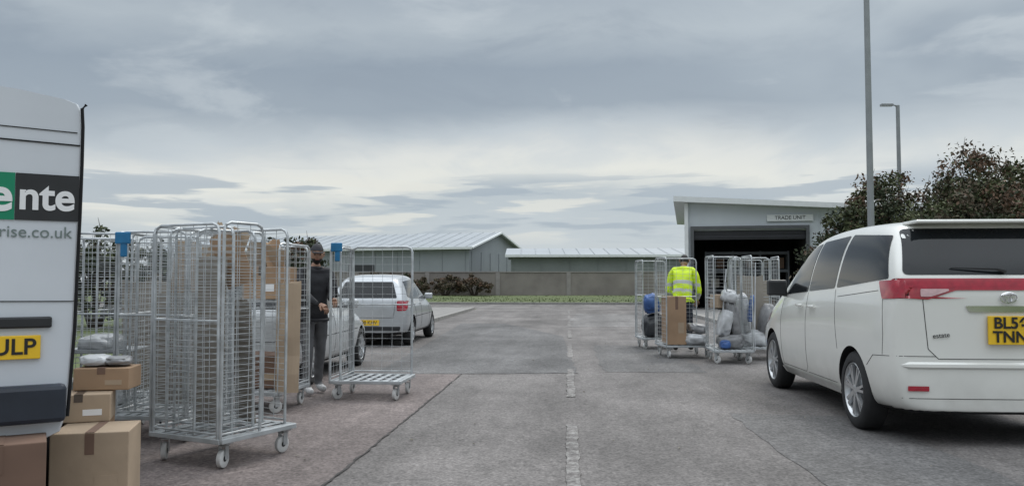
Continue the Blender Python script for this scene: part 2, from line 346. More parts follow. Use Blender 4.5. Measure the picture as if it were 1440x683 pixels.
# ---------------------------------------------------------------- foliage
LG=[M('leaf_dark',(.022,.030,.014),.8,col2=(.036,.05,.020),scale=2),M('leaf_mid',(.05,.062,.024),.8,col2=(.078,.088,.034),scale=2),M('leaf_rust',(.10,.058,.036),.8,col2=(.15,.09,.055),scale=2),M('leaf_brown',(.07,.056,.036),.85,col2=(.105,.082,.052),scale=2)]
BARK=M('bark',(.07,.055,.045),.9,var=.3,scale=8,bump=.5)
def foliage(name,parent,clusters,per,leaf,probs):
    V=[];MI=[]
    for (c,r) in clusters:
        mi=rng.choice(4,p=probs[0] if c[2]<probs[2] else probs[1]); n=int(per*rng.uniform(.6,1.3))
        dirs=rng.normal(size=(n,3)); dirs/=np.linalg.norm(dirs,axis=1)[:,None]
        rad=r*rng.uniform(.15,1.15,n)**.7
        P=np.array(c)+dirs*rad[:,None]*np.array([1,1,.8])
        s=leaf*rng.uniform(.5,1.3,n)
        a=rng.normal(size=(n,3)); a/=np.linalg.norm(a,axis=1)[:,None]; t=rng.normal(size=(n,3)); bb=np.cross(a,t); bb/=np.linalg.norm(bb,axis=1)[:,None]
        q=np.stack([P-a*s[:,None],P+bb*s[:,None]*.5,P+a*s[:,None],P-bb*s[:,None]*.5],1)
        V.append(q.reshape(-1,3)); m=np.full(n,mi); sw=rng.random(n)<.25; m[sw]=rng.choice(4,size=sw.sum(),p=probs[0]); MI.append(m)
    V=np.concatenate(V); MI=np.concatenate(MI); nf=len(MI)
    V[:,2]=np.maximum(V[:,2],.02)
    me=bpy.data.meshes.new(name); me.vertices.add(len(V)); me.vertices.foreach_set('co',V.ravel().astype(np.float32))
    me.loops.add(nf*4); me.loops.foreach_set('vertex_index',np.arange(nf*4,dtype=np.int32)); me.polygons.add(nf)
    me.polygons.foreach_set('loop_start',np.arange(0,nf*4,4,dtype=np.int32)); me.polygons.foreach_set('loop_total',np.full(nf,4,dtype=np.int32))
    for m in LG: me.materials.append(m)
    me.polygons.foreach_set('material_index',MI.astype(np.int32)); me.update(); me.validate()
    o=bpy.data.objects.new(name,me); C.objects.link(o)
    if parent: o.parent=parent
    return o
def bush(name,loc,rad,h,ncl,per,leaf,probs,base=.3):
    e=empty(name,loc); cl=[]
    for i in range(ncl):
        a=rng.uniform(0,2*math.pi); rr=rad*math.sqrt(rng.uniform(0,1)); 
        ztp=h*(1-.5*(rr/rad)**2.2)*rng.uniform(.82,1.06); z=base+(ztp-base)*rng.uniform(.0,1)**.55
        cl.append(((rr*math.cos(a),rr*math.sin(a),z),rng.uniform(.18,.46)*h/4.5+.08))
    foliage('leaves',e,cl,per,leaf,probs)
    b=MB()
    for i in range(6):
        a=i*1.05; p0=Vector((.12*math.cos(a),.12*math.sin(a),0)); p1=p0+Vector((math.cos(a)*rad*.2,math.sin(a)*rad*.2,h*.35)); p2=p1+Vector((math.cos(a+.4)*rad*.3,math.sin(a+.4)*rad*.3,h*.3)); b.tube([p0,p1,p2],[.09,.06,.025],6)
    for (c,r) in cl[::3]:
        c=Vector(c); m=Vector((c.x*.4,c.y*.4,c.z*.5)); b.tube([m,c,c+Vector((rng.normal()*.12,rng.normal()*.12,r*rng.uniform(.9,1.7)))],[.03,.016,.004],4)
    b.obj('branches',BARK,e)
    return e
PR=([.34,.38,.07,.21],[.14,.30,.30,.26],3.6)
for (x,y,r,h) in [(10.75,25.5,1.5,4.1),(12.3,26,2.0,4.9),(14.2,25.5,2.2,5.5),(16.0,26.5,2.4,6.0),(18.4,26,2.6,6.4),(21,26,2.6,7.0),(10.0,22.5,1.1,2.5),(12.2,22.5,1.8,3.6),(14.8,22.5,2.0,4.7),(17.0,21.5,1.8,4.5),(13.3,24,1.6,4.4)]:
    bush('shrub_tree',(x,y,0),r,h,int(72*r*h/5),150,.07,PR)
PL=([.45,.35,.03,.17],[.5,.3,.03,.17],9)
for (x,y,r,h) in [(-6.5,24,1.1,2.9),(-8.0,24,1.4,2.8),(-10,24,1.6,2.7),(-12.2,24,1.7,2.8),(-14.5,23,1.7,2.9),(-17,23,1.8,3)]:
    bush('hedge_shrub',(x,y,0),r,h,int(50*r*h/4),110,.08,PL)
PB=([.03,.12,.15,.7],[.03,.12,.15,.7],9)
for (x,y,r,h) in [(-2.6,56.5,1.2,1.5),(-4.6,56.5,1.5,1.6),(-7,56.5,1.5,1.6),(-9.5,56.5,1.7,1.8)]:
    bush('low_shrub',(x,y,.3),r,h,46,90,.08,PB)
tv=MB()
for i in range(4000):
    p=RW(random.uniform(-22,16),random.uniform(T2+.3,57)); x,y=p.x,p.y; hgt=random.uniform(.03,.08); a=random.uniform(0,3.14); dx,dy=.04*math.cos(a),.04*math.sin(a)
    zb=.12+ .2*min(1,(y-T2)/8); tv.add([(x-dx,y-dy,zb),(x+dx,y+dy,zb),(x+random.uniform(-.05,.05),y,zb+hgt)],[(0,1,2)])
tv.obj('grass_tufts',GRASS)

# ---------------------------------------------------------------- street lamps
POLE=M('lamp_column_mat',(.26,.275,.285),.5,.3,var=.1)
def lamp(loc,h,r0,r1,armdir):
    e=empty('street_lamp',loc); b=MB(); b.tube([(0,0,0),(0,0,1.4),(0,0,1.42),(0,0,h)],[r0*1.35,r0*1.35,r0,r1],12); b.obj('column',POLE,e,smooth=True)
    b=MB(); ax,ay=armdir; b.tube([(0,0,h-.1),(ax*.1,ay*.1,h+.0),(ax*.25,ay*.25,h+.02)],.03,8); 
    a=math.atan2(ay,ax); b.box((ax*.42,ay*.42,h+.01),(.45,.2,.09),rz=a); b.obj('luminaire',POLE,e,bevel=.03); return e
lamp((7.92,18,0),10,.075,.055,(-1,.1)); lamp((14.75,31,0),8.05,.085,.07,(-1,0))

# ---------------------------------------------------------------- vehicles
def ring(st):
    y0,y1,y2,w,wb,zb,zbelt,ztop,wt=st; h=zbelt-zb; k=min(1,(ztop-zbelt)/.3)
    P=[(0,zb),(.82*w,zb),(.965*w,zb+.07),(w,zb+.45*h),(.99*w,zb+.8*h),(wb,zbelt),((wb+wt)/2+.025*k,(zbelt+ztop)/2),(wt,ztop-.06*k),(.82*wt,ztop-.012*k),(0,ztop)]
    o=[]
    for i,(x,z) in enumerate(P):
        y=y0 if i<=3 else (y0+(y1-y0)*.7 if i==4 else y1+(y2-y1)*max(0,(z-zbelt)/(ztop-zbelt)))
        o.append(Vector((x,y,z)))
    return o+[Vector((-v.x,v.y,v.z)) for v in o[8:0:-1]]
def body(name,stations,mats,parent,wheels,wr,sub=3):
    b=MB(); n=18
    for st in stations: b.v+=[tuple(v) for v in ring(st)]
    for i in range(len(stations)-1):
        for k in range(n): b.f.append((i*n+k,i*n+(k+1)%n,(i+1)*n+(k+1)%n,(i+1)*n+k)); b.m.append(0)
    for base in(0,(len(stations)-1)*n):
        fs=[(base,base+1,base+17)]+[(base+k,base+k+1,base+n-k-1,base+n-k) for k in range(1,8)]+[(base+8,base+9,base+10)]
        for f in fs: b.f.append(f); b.m.append(0)
    o=b.obj('body_tmp',mats,None); m=o.modifiers.new('s','SUBSURF'); m.levels=sub; m.render_levels=sub
    dg=bpy.context.evaluated_depsgraph_get(); me=bpy.data.meshes.new_from_object(o.evaluated_get(dg)); bm=bmesh.new(); bm.from_mesh(me); bvh=BVHTree.FromBMesh(bm); bm.free()
    c=MB()
    for (x,y) in wheels:
        s=1 if x>0 else -1; c.lathe([(-.34,0),(-.34,wr+.045),(.3,wr+.045),(.3,0)],(x,y,wr),n=48,sgn=s)
    co_=c.obj('cut',mats,None); bmc=bmesh.new(); bmc.from_mesh(co_.data); bmesh.ops.remove_doubles(bmc,verts=bmc.verts,dist=1e-4); bmesh.ops.recalc_face_normals(bmc,faces=bmc.faces); bmc.to_mesh(co_.data); bmc.free()
    o2=bpy.data.objects.new(name,me); C.objects.link(o2); md=o2.modifiers.new('b','BOOLEAN'); md.operation='DIFFERENCE'; md.object=co_; md.solver='EXACT'
    bpy.context.view_layer.update(); dg=bpy.context.evaluated_depsgraph_get(); me2=bpy.data.meshes.new_from_object(o2.evaluated_get(dg))
    o2.modifiers.clear(); o2.data=me2; me2.materials.clear()
    for mm in mats: me2.materials.append(mm)
    for p in me2.polygons:
        p.use_smooth=True; p.material_index=0
        cc=p.center
        for (x,y) in wheels:
            if cc.x*x>0 and math.hypot(cc.y-y,cc.z-wr)<wr+.047 and (abs(p.normal.x)<.25 or abs(cc.x)<abs(x)-.2) and cc.z>.15: p.material_index=1
        if cc.z<.30 and p.normal.z<-.6: p.material_index=1
    try: me2.set_sharp_from_angle(angle=R(50))
    except Exception: pass
    bpy.data.objects.remove(o); bpy.data.objects.remove(co_); o2.parent=parent
    return o2,bvh
def cast(bvh,a,z,mode,side,off):
    if mode=='side': o=Vector((side*3,a,z)); d=Vector((-side,0,0))
    elif mode=='rear': o=Vector((a,-6,z)); d=Vector((0,1,0))
    else: o=Vector((a,9,z)); d=Vector((0,-1,0))
    h=bvh.ray_cast(o,d)
    if h[0] is None:
        g=o+d*(2.2 if mode=='side' else 5); h=bvh.find_nearest(g)
    n=h[1]; n=n if n.dot(d)<0 else -n
    return h[0]+n*off
def rpoly(pts,r):
    out=[]; n=len(pts)
    for i in range(n):
        p=Vector(pts[i]); a=Vector(pts[i-1])-p; b=Vector(pts[(i+1)%n])-p; ra=min(r,a.length*.4,b.length*.4)
        A=p+a.normalized()*ra; B=p+b.normalized()*ra
        for t in(0,.25,.5,.75,1): out.append(((1-t)**2*A+2*t*(1-t)*p+t*t*B))
    return out
def patch(bvh,pts,mode,side,mat,parent,name,off=.004,step=.05,r=.03):
    pts=rpoly([tuple(p) for p in pts],r); bm=bmesh.new(); vs=[bm.verts.new((p[0],p[1],0)) for p in pts]; bm.faces.new(vs)
    for ax in(0,1):
        lo=min(p[ax] for p in pts); hi=max(p[ax] for p in pts); x=lo+step
        while x<hi:
            g=list(bm.verts)+list(bm.edges)+list(bm.faces); c=[0,0,0]; c[ax]=x; nn=[0,0,0]; nn[ax]=1
            bmesh.ops.bisect_plane(bm,geom=g,plane_co=c,plane_no=nn,dist=1e-5); x+=step
    for v in bm.verts: v.co=cast(bvh,v.co.x,v.co.y,mode,side,off)
    me=bpy.data.meshes.new(name); bm.to_mesh(me); bm.free(); me.materials.append(mat)
    me.polygons.foreach_set('use_smooth',[True]*len(me.polygons))
    o=bpy.data.objects.new(name,me); C.objects.link(o); o.parent=parent; return o
def sline(mb,bvh,pts,mode,side,r=.004,off=.0,step=.06):
    P=[]
    for a,c in zip(pts[:-1],pts[1:]):
        n=max(1,int(math.dist(a,c)/step)); P+=[(a[0]+(c[0]-a[0])*i/n,a[1]+(c[1]-a[1])*i/n) for i in range(n)]
    P.append(pts[-1]); mb.tube([cast(bvh,p[0],p[1],mode,side,off) for p in P],r,4)
def wheel(parent,x,y,r,rim=.66,width=.2,spokes=5,style=0):
    s=1 if x>0 else -1; b=MB(); w_=width
    rr=r*rim
    b.lathe([(-w_,rr),(-w_-.005,r*.85),(-w_+.02,r*.97),(-w_+.04,r),(-.04,r),(-.02,r*.97),(.004,r*.86),(0,rr+.008),(-.015,rr)],(x,y,r),n=40,mi=0,sgn=s)
    b.lathe([(-.012,rr+.004),(-.004,rr-.004),(-.02,rr-.018),(-.07,rr-.03),(-.15,rr-.035)],(x,y,r),n=40,mi=1,sgn=s)
    b.lathe([(-.10,rr),(-.10,0.001)],(x,y,r),n=24,mi=2,sgn=s)
    b.lathe([(-.075,r*.42),(-.075,.02)],(x,y,r),n=24,mi=3,sgn=s)
    b.lathe([(-.05,.055),(-.015,.05),(-.008,.03),(-.008,.001)],(x,y,r),n=16,mi=1,sgn=s)
    for k in range(spokes):
        for dlt in ((-.12,.12) if style else (0,)):
            t=2*math.pi*k/spokes+.3; a0=Vector((x-s*.03,y+.03*math.cos(t),r+.03*math.sin(t))); t2=t+dlt; a1=Vector((x-s*.022,y+(rr-.02)*math.cos(t2),r+(rr-.02)*math.sin(t2)))
            b.tube([a0,(a0+a1)/2,a1],[.024,.019,.017] if style else [.036,.034,.042],4,1)
    return b.obj('wheel',[RUB,ALLOY,DARK,STEEL],parent,smooth=True)

# --- white MPV on the right
e=empty('white_mpv_car',(4.05,7.52,0),R(-3.6))
st=[(-.90,-.93,-.66,.80,.80,.30,1.36,1.79,.64),(-.86,-.88,-.62,.90,.865,.27,1.37,1.85,.71),(-.62,-.62,-.42,.93,.885,.24,1.36,1.885,.725),(-.2,-.2,-.1,.935,.89,.22,1.33,1.90,.73),(.6,.6,.6,.935,.895,.21,1.29,1.91,.73),
 (1.3,1.3,1.2,.935,.895,.21,1.25,1.89,.72),(1.9,1.9,1.6,.935,.89,.21,1.20,1.85,.70),(2.45,2.55,1.95,.935,.875,.22,1.15,1.79,.66),(2.95,3.05,2.85,.93,.84,.22,1.08,1.20,.62),(3.35,3.38,3.35,.90,.78,.24,.95,1.06,.58),(3.62,3.62,3.62,.84,.72,.26,.80,.88,.55),(3.76,3.74,3.74,.70,.6,.3,.66,.72,.45)]
WH=[(.915,0),(-.915,0),(.915,2.9),(-.915,2.9)]
bo,bv=body('body_shell',st,[WHITE,DARK],e,WH,.355)
for x,y in WH: wheel(e,x,y,.355,.70,.21,7,1)
for s in(1,-1):
    patch(bv,[(2.36,1.19),(1.41,1.235),(1.35,1.755),(1.62,1.735),(1.95,1.60)],'side',s,GLASS,e,'front_door_glass')
    patch(bv,[(1.37,1.24),(.52,1.28),(.44,1.79),(1.29,1.765)],'side',s,GLASS,e,'rear_door_glass')
    patch(bv,[(.46,1.285),(-.76,1.37),(-.58,1.74),(.37,1.795)],'side',s,GLASS,e,'quarter_glass')
    patch(bv,[(-.60,1.35),(-.93,1.36),(-.93,1.21),(-.70,1.20)],'side',s,REDL,e,'tail_lamp_side',off=.008,step=.03,r=.02)
    patch(bv,[(3.0,.98),(3.5,.90),(3.66,.76),(3.4,.76),(3.05,.86)],'side',s,CLRL,e,'headlamp',step=.04)
    b=MB()
    for ln in([(1.39,1.23),(1.42,.9),(1.42,.42),(1.5,.36),(2.42,.36)],[(.48,1.27),(.44,.95),(.38,.70)],[(2.42,1.18),(2.45,.9),(2.42,.36)],[(.40,1.2),(-.60,1.27)],[(1.42,.36),(.50,.36)],[(-.37,.62),(-.52,.72),(-.86,.74)],[(-.70,1.20),(-.72,.9),(-.70,.74)]): sline(b,bv,ln,'side',s,.003)
    b.obj('panel_gaps',DARK,e)
    b=MB()
    for yy in(1.62,1.18,): 
        p=cast(bv,yy,1.08,'side',s,.02); b.tube([p+Vector((0,-.10,0)),p+Vector((s*.018,-.06,0)),p+Vector((s*.018,.06,0)),p+Vector((0,.10,0))],.013,6)
    b.obj('door_handles',WHITE,e,smooth=True)
    b=MB(); p=cast(bv,2.38,1.22,'side',s,0); b.box(p+Vector((s*.13,-.02,.05)),(.22,.14,.19)); b.box(p+Vector((s*.02,0,-.03)),(.1,.06,.05)); b.obj('wing_mirror',BLK,e,bevel=.035)
    patch(bv,[(.36,.34),(.48,.27),(2.46,.27),(2.46,.34)],'side',s,WHITE,e,'side_skirt',off=.02,step=.08,r=.01)
    patch(bv,[(s*.78,.50),(s*.62,.50),(s*.62,.46),(s*.78,.46)],'rear',s,REDL,e,'reflector',off=.012,r=.005)
patch(bv,[(-.80,1.40),(.80,1.40),(.71,1.79),(-.71,1.79)],'rear',1,GLASS,e,'rear_window',r=.05)
patch(bv,[(-.86,1.37),(.86,1.37),(.86,1.215),(.62,1.20),(.4,1.275),(-.4,1.275),(-.62,1.20),(-.86,1.215)],'rear',1,REDL,e,'tail_lamp_band',off=.008,step=.04,r=.02)
for s in(1,-1): patch(bv,[(s*.68,1.285),(s*.46,1.285),(s*.46,1.27),(s*.60,1.225),(s*.68,1.225)],'rear',1,CLRL,e,'reverse_lamp',off=.014,step=.04,r=.01)
patch(bv,[(-.34,1.15),(.34,1.15),(.30,1.10),(-.30,1.10)],'rear',1,CHROME,e,'tailgate_garnish',off=.012,r=.02)
patch(bv,[(-.80,.30),(.80,.30),(.75,.24),(-.75,.24)],'rear',1,BLK,e,'lower_valance',off=.006,r=.02)
b=MB(); sline(b,bv,[(-.66,1.20),(-.62,.80),(-.54,.72),(.54,.72),(.62,.80),(.66,1.20)],'rear',1,.0035); sline(b,bv,[(-.82,.40),(.82,.40)],'rear',1,.003); sline(b,bv,[(-.84,.74),(-.56,.74)],'rear',1,.003); sline(b,bv,[(.84,.74),(.56,.74)],'rear',1,.003);b.obj('tailgate_gap',DARK,e)
b=MB(); P=[cast(bv,x,.665,'rear',1,-.012) for x in np.linspace(-.84,.84,24)]; b.tube(P,[.012]+[.032]*22+[.012],8); b.obj('bumper_ledge',WHITE,e,smooth=True)
p=cast(bv,0,1.42,'rear',1,.02); b=MB(); b.tube([p,p+Vector((-.08,-.012,.02)),p+Vector((-.42,.02,.03))],[.016,.010,.005],6); b.obj('rear_wiper',BLK,e)
p=cast(bv,0,1.80,'rear',1,0); b=MB(); b.box((0,p.y+.02,1.845),(1.28,.30,.03)); b.obj('roof_spoiler',WHITE,e,bevel=.014)
b=MB(); p=cast(bv,0,.95,'rear',1,.02); b.box((p.x,p.y-.005,.955),(.33,.02,.23)); b.obj('number_plate',YEL,e,bevel=.004)
text('BL56',e,(0,p.y-.022,1.01),.125,TXT,'plate_text',bold=.003); text('TNN',e,(0,p.y-.022,.90),.125,TXT,'plate_text',bold=.003)
text('estate',e,(-.52,cast(bv,-.52,.9,'rear',1,.008).y,.91),.055,TXT,'badge_text',rot=(R(85),R(-6),R(-3)))
b=MB(); p=cast(bv,0,1.215,'rear',1,.012)
for rx,rz_ in((.065,.042),(.022,.042),(.045,.015)):
    pts=[p+Vector((rx*math.cos(t),-.004,rz_*math.sin(t)+(.0 if rx!=.045 else .018))) for t in np.linspace(0,2*math.pi,20)]; b.tube(pts,.006,5)
b.obj('badge',CHROME,e)
patch(bv,[(-.60,1.22),(.60,1.22),(.52,1.68),(-.52,1.68)],'front',1,GLASS,e,'windscreen')

# --- hatchbacks on the left
def hatch(name,loc,rz,paint):
    e=empty(name,loc,rz)
    st=[(-.62,-.66,-.42,.68,.66,.30,.92,1.36,.50),(-.58,-.60,-.36,.82,.76,.26,.94,1.42,.56),(-.35,-.35,-.15,.855,.80,.22,.94,1.46,.585),(.2,.2,.25,.86,.805,.2,.93,1.50,.60),(.9,.9,.85,.86,.805,.2,.92,1.50,.60),(1.4,1.45,1.15,.86,.80,.2,.91,1.46,.58),(1.85,1.95,1.45,.86,.79,.2,.90,1.38,.55),(2.2,2.3,2.15,.855,.77,.2,.88,.98,.55),(2.75,2.78,2.75,.83,.70,.22,.78,.87,.5),(3.1,3.1,3.1,.76,.62,.25,.66,.74,.45),(3.25,3.23,3.23,.6,.5,.28,.55,.6,.35)]
    WH=[(.84,0),(-.84,0),(.84,2.5),(-.84,2.5)]
    bo,bv=body('body_shell',st,[paint,DARK],e,WH,.30)
    for x,y in WH: wheel(e,x,y,.30,.66,.19,5,0)
    for s in(1,-1):
        patch(bv,[(1.93,.945),(1.0,.965),(.96,1.38),(1.2,1.37),(1.5,1.24)],'side',s,GLASS,e,'front_glass')
        patch(bv,[(.92,.965),(.0,.985),(-.28,1.03),(-.10,1.34),(.88,1.39)],'side',s,GLASS,e,'rear_glass')
        patch(bv,[(s*.80,.95),(s*.62,.95),(s*.62,.74),(s*.80,.74)],'rear',1,REDL,e,'tail_lamp',step=.04)
        patch(bv,[(-.38,.92),(-.62,.95),(-.62,.76),(-.50,.76)],'side',s,REDL,e,'tail_lamp_side',step=.04)
        b=MB(); sline(b,bv,[(.96,.96),(.98,.6),(.96,.3),(2.0,.3)],'side',s); sline(b,bv,[(1.96,.93),(2.0,.3)],'side',s); sline(b,bv,[(.1,.97),(.3,.7),(.42,.3),(.96,.3)],'side',s); sline(b,bv,[(-.3,.60),(2.2,.62)],'side',s,.006); b.obj('panel_gaps',DARK,e)
        b=MB(); p=cast(bv,1.88,.98,'side',s,0); b.box(p+Vector((s*.1,0,.03)),(.18,.11,.13)); b.obj('wing_mirror',paint,e,bevel=.03)
        b=MB(); 
        for yy in(.85,.15): p=cast(bv,yy+.02,.86,'side',s,.012); b.box(p,(.02,.16,.025))
        b.obj('door_handles',paint,e,bevel=.006)
    patch(bv,[(-.62,1.0),(.62,1.0),(.5,1.33),(-.5,1.33)],'rear',1,GLASS,e,'rear_window')
    patch(bv,[(-.58,.97),(.58,.97),(.48,1.33),(-.48,1.33)],'front',1,GLASS,e,'windscreen')
    patch(bv,[(-.7,.42),(.7,.42),(.66,.28),(-.66,.28)],'rear',1,BLK,e,'lower_bumper')
    b=MB(); sline(b,bv,[(-.6,.95),(-.55,.6),(.55,.6),(.6,.95)],'rear',1); b.obj('tailgate_gap',DARK,e)
    p=cast(bv,0,.50,'rear',1,.012); b=MB(); b.box((0,p.y,.50),(.52,.012,.11)); b.obj('number_plate',YEL,e); text('SK08 KHV',e,(0,p.y-.01,.50),.1,TXT,'plate_text')
    return e
hatch('parked_hatchback_car',(-3.42,10.75,0),R(-3.9),SILV2)
hatch('parked_hatchback_car',(-2.93,17.4,0),R(-3.9),SILV)

# --- white rental van on the left, rear towards the camera
va=R(32); corner=Vector((-2.375,4.5)); ctr=corner-Vector((math.cos(va),math.sin(va)))*1.0
e=empty('white_panel_van',(ctr.x,ctr.y,0),va)
half=[(0,.50),(.84,.50),(.925,.54),(.955,.64),(.965,.80),(.98,1.1),(.985,1.4),(.992,1.7),(.996,2.0),(.997,2.2),(.992,2.29),(.975,2.325),(.92,2.345),(.7,2.375),(.4,2.395),(0,2.40)]
sts=[(0,.985,9),(.012,.996,9),(.05,1,9),(3.9,1,9),(4.3,.99,2.25),(4.7,.98,1.8),(5.1,.96,1.28),(5.5,.93,1.12),(5.75,.86,.95),(5.85,.7,.8)]
b=MB(); n=2*len(half)-2
for (y,sx,zm) in sts:
    o=[Vector((x*sx,y,min(z,zm-(0 if zm>5 else .12*(x/1.0)**2)))) for x,z in half]; b.v+=[tuple(v) for v in o]+[(-v.x,v.y,v.z) for v in o[-2:0:-1]]
for i in range(len(sts)-1):
    for k in range(n): b.f.append((i*n+k,i*n+(k+1)%n,(i+1)*n+(k+1)%n,(i+1)*n+k)); b.m.append(0)
b.f.append(tuple(range(n))); b.m.append(0); b.f.append(tuple((len(sts)-1)*n+k for k in range(n))); b.m.append(0)
b.obj('body_shell',VANW,e,smooth=35)
b=MB(); b.tube([(.955,-.006,.62),(.965,-.006,.80),(.98,-.006,1.1),(.985,-.006,1.4),(.992,-.006,1.7),(.996,-.006,2.0),(.996,-.006,2.2),(.99,-.006,2.30),(1.01,-.006,2.325)],.009,6)
b.tube([(0,-.004,.6),(0,-.004,2.38)],.006,4); b.tube([(-.9,-.003,2.20),(.97,-.003,2.165)],.003,4); b.tube([(-.9,-.003,2.13),(.985,-.003,2.095)],.005,4); b.tube([(-.97,-.003,1.26),(.98,-.003,1.24)],.003,4)
b.obj('door_seals',DARK,e)
b=MB(); b.box((0,-.03,.70),(1.89,.10,.20)); b.obj('rear_bumper',NAVYP,e,bevel=.025)
b=MB(); b.box((.45,-.012,1.13),(.84,.024,.06)); b.obj('handle_strip',BLK,e,bevel=.01)
b=MB(); b.box((.56,-.012,1.0),(.52,.016,.125)); b.obj('number_plate',YEL,e,bevel=.004); text('SV70 ULP',e,(.56,-.022,1.0),.118,TXT,'plate_text',bold=.002)
b=MB(); b.box((.835,-.004,1.80),(.30,.006,.25)); b.obj('logo_black_panel',BLK,e); b=MB(); b.box((.555,-.004,1.80),(.255,.006,.25)); b.obj('logo_green_panel',GREEN,e)
text('nte',e,(.832,-.009,1.80),.215,TWHITE,'logo_letters',bold=.005,sx=.95); text('e',e,(.615,-.009,1.80),.25,TWHITE,'logo_e',bold=.006)
text('enterprise.co.uk',e,(.955,-.004,1.61),.088,TGREY,'web_address',align='RIGHT')
b=MB(); b.box((-.93,-.01,1.1),(.09,.03,.4)); b.obj('tail_lamp',REDL,e,bevel=.01)
for x,y in((.9,1.0),(-.9,1.0),(.9,4.6),(-.9,4.6)): wheel(e,x*1.06,y,.34,.6,.2,5,0)

# ---------------------------------------------------------------- roll cages
def cage(loc,rz,panels='LRB',w=.72,l=.80,h=1.75,shelf=None,half=None,blue=None,dens=.055,fr=.0115,zb=.2):
    e=empty('roll_cage',(loc[0],loc[1],.0125),rz)
    f=MB(); g=MB()
    X,Y=w/2,l/2
    def panel(p,q,z0=zb,z1=h,mid=True):
        p=Vector((*p,0)); q=Vector((*q,0)); d=(q-p).normalized(); rr=.06; ln=random.uniform(-.012,.012)
        nrm=Vector((-d.y,d.x,0)); T=nrm*ln
        P=[p+Vector((0,0,z0)),p+T+Vector((0,0,z1-rr)),p+T+d*rr*.3+Vector((0,0,z1-rr*.3)),p+T+d*rr+Vector((0,0,z1)),q+T-d*rr+Vector((0,0,z1)),q+T-d*rr*.3+Vector((0,0,z1-rr*.3)),q+T+Vector((0,0,z1-rr)),q+Vector((0,0,z0))]
        f.tube(P,fr,7); f.tube([p+Vector((0,0,z0+.05)),q+Vector((0,0,z0+.05))],.008,6)
        if mid: f.tube([p+T*.5+Vector((0,0,z0+(z1-z0)*.55)),q+T*.5+Vector((0,0,z0+(z1-z0)*.55))],.008,6)
        bow=random.uniform(-.014,.014)
        z=z0+.08
        while z<z1-.02:
            tt=T*((z-z0)/(z1-z0)); g.tube([p+tt+Vector((0,0,z)),(p+q)/2+tt+nrm*bow+Vector((0,0,z+random.uniform(-.004,.004))),q+tt+Vector((0,0,z))],.0025,4,cap=False); z+=dens
        L_=(q-p).length; nn=max(2,int(L_/.12))
        for i in range(1,nn): pp=p+(q-p)*i/nn; g.tube([pp+Vector((0,0,z0+.05)),pp+T*.5+nrm*bow+Vector((0,0,(z0+z1)/2)),pp+T+Vector((0,0,z1))],.0025,4,cap=False)
    if 'L' in panels: panel((-X,-Y),(-X,Y))
    if 'R' in panels: panel((X,-Y),(X,Y))
    if 'B' in panels: panel((-X+.03,Y),(X-.03,Y))
    if 'F' in panels: panel((-X+.03,-Y),(X-.03,-Y))
    if half: 
        for (p,q,z0,z1) in half: panel(p,q,z0,z1,False)
    f.obj('tube_frame',STEEL,e,smooth=True); g.obj('wire_mesh',WIRE,e)
    b=MB(); b.box((0,-Y,zb),(w,.035,.035)); b.box((0,Y,zb),(w,.035,.035)); b.box((-X,0,zb),(.035,l,.035)); b.box((X,0,zb),(.035,l,.035))
    for i in range(7): b.box((-X+(i+.5)*w/7,0,zb+.012),(.055,l-.04,.008))
    for i in range(3): b.box((0,-Y+(i+1)*l/4,zb-.002),(w-.04,.03,.02))
    if shelf:
        for z in shelf:
            b.box((0,0,z),(w-.04,l-.06,.012)); b.box((0,-Y+.04,z+.005),(w-.04,.03,.035))
    b.obj('base_frame',PLATEF,e,bevel=.004)
    c=MB()
    for sx in(-1,1):
        for sy in(-1,1):
            x,y=sx*(X-.06),sy*(Y-.08); a=random.uniform(-.9,.9) if sy<0 else 0; ro=Matrix.Rotation(a,3,'Z')
            cc=Vector((x,y,.065))
            t=MB(); t.lathe([(-.018,.02),(-.018,.058),(-.014,.065),(.014,.065),(.018,.058),(.018,.02)],(0,0,0),n=20,mi=0); t.lathe([(-.02,.022),(-.022,.001)],(0,0,0),n=10,mi=1); t.lathe([(.02,.022),(.022,.001)],(0,0,0),n=10,mi=1)
            t.box((-.027,.012,.04),(.004,.045,.09),2); t.box((.027,.012,.04),(.004,.045,.09),2); t.box((0,.015,.088),(.06,.06,.008),2); t.box((0,.015,.105),(.09,.09,.008),2)
            c.add([cc+ro@Vector(v) for v in t.v],t.f,0); c.m[-len(t.m):]=t.m
    c.obj('castors',[CASTW,BLK,STEEL],e,smooth=True)
    if blue:
        for (x,y,z) in blue:
            b=MB(); b.box((x,y,z),(.13,.035,.10)); b.box((x+.01,y,z-.10),(.06,.02,.12)); b.obj('blue_tag',BLUE,e,bevel=.01)
    return e
ra=R(-27.3); AX=Vector((.46,.89)); BX=Vector((-.86,.5))
def along(p,a,b=0): return (p[0]+AX.x*a+BX.x*b,p[1]+AX.y*a+BX.y*b)
A0=(-2.21,6.35)
cage(A0,ra,'LF',half=[((.36,-.38),(.36,.0),.2,1.76),((-.30,-.22),(.28,-.20),.22,1.74),((-.30,-.02),(.29,.0),.22,1.72),((-.24,-.34),(-.20,.34),.22,1.73),((-.32,.36),(.30,.33),.2,1.75),((.05,-.34),(.09,.30),.22,1.72)],l=.76,dens=.045)
cage((-2.98,7.22),R(-6),'LRF',w=.66,l=.7,dens=.05,blue=[(-.26,-.37,1.70)],half=[((-.28,-.1),(.28,-.08),.22,1.72)])
cage((-3.70,7.46),R(8),'LRF',w=.64,l=.7,shelf=[.72],dens=.05,half=[((-.28,-.05),(.28,-.03),.22,1.72)])
cage((-3.72,8.45),R(2),'LRB',dens=.05)
cage((-2.66,8.75),R(-8),'LRB',dens=.06,h=1.72)
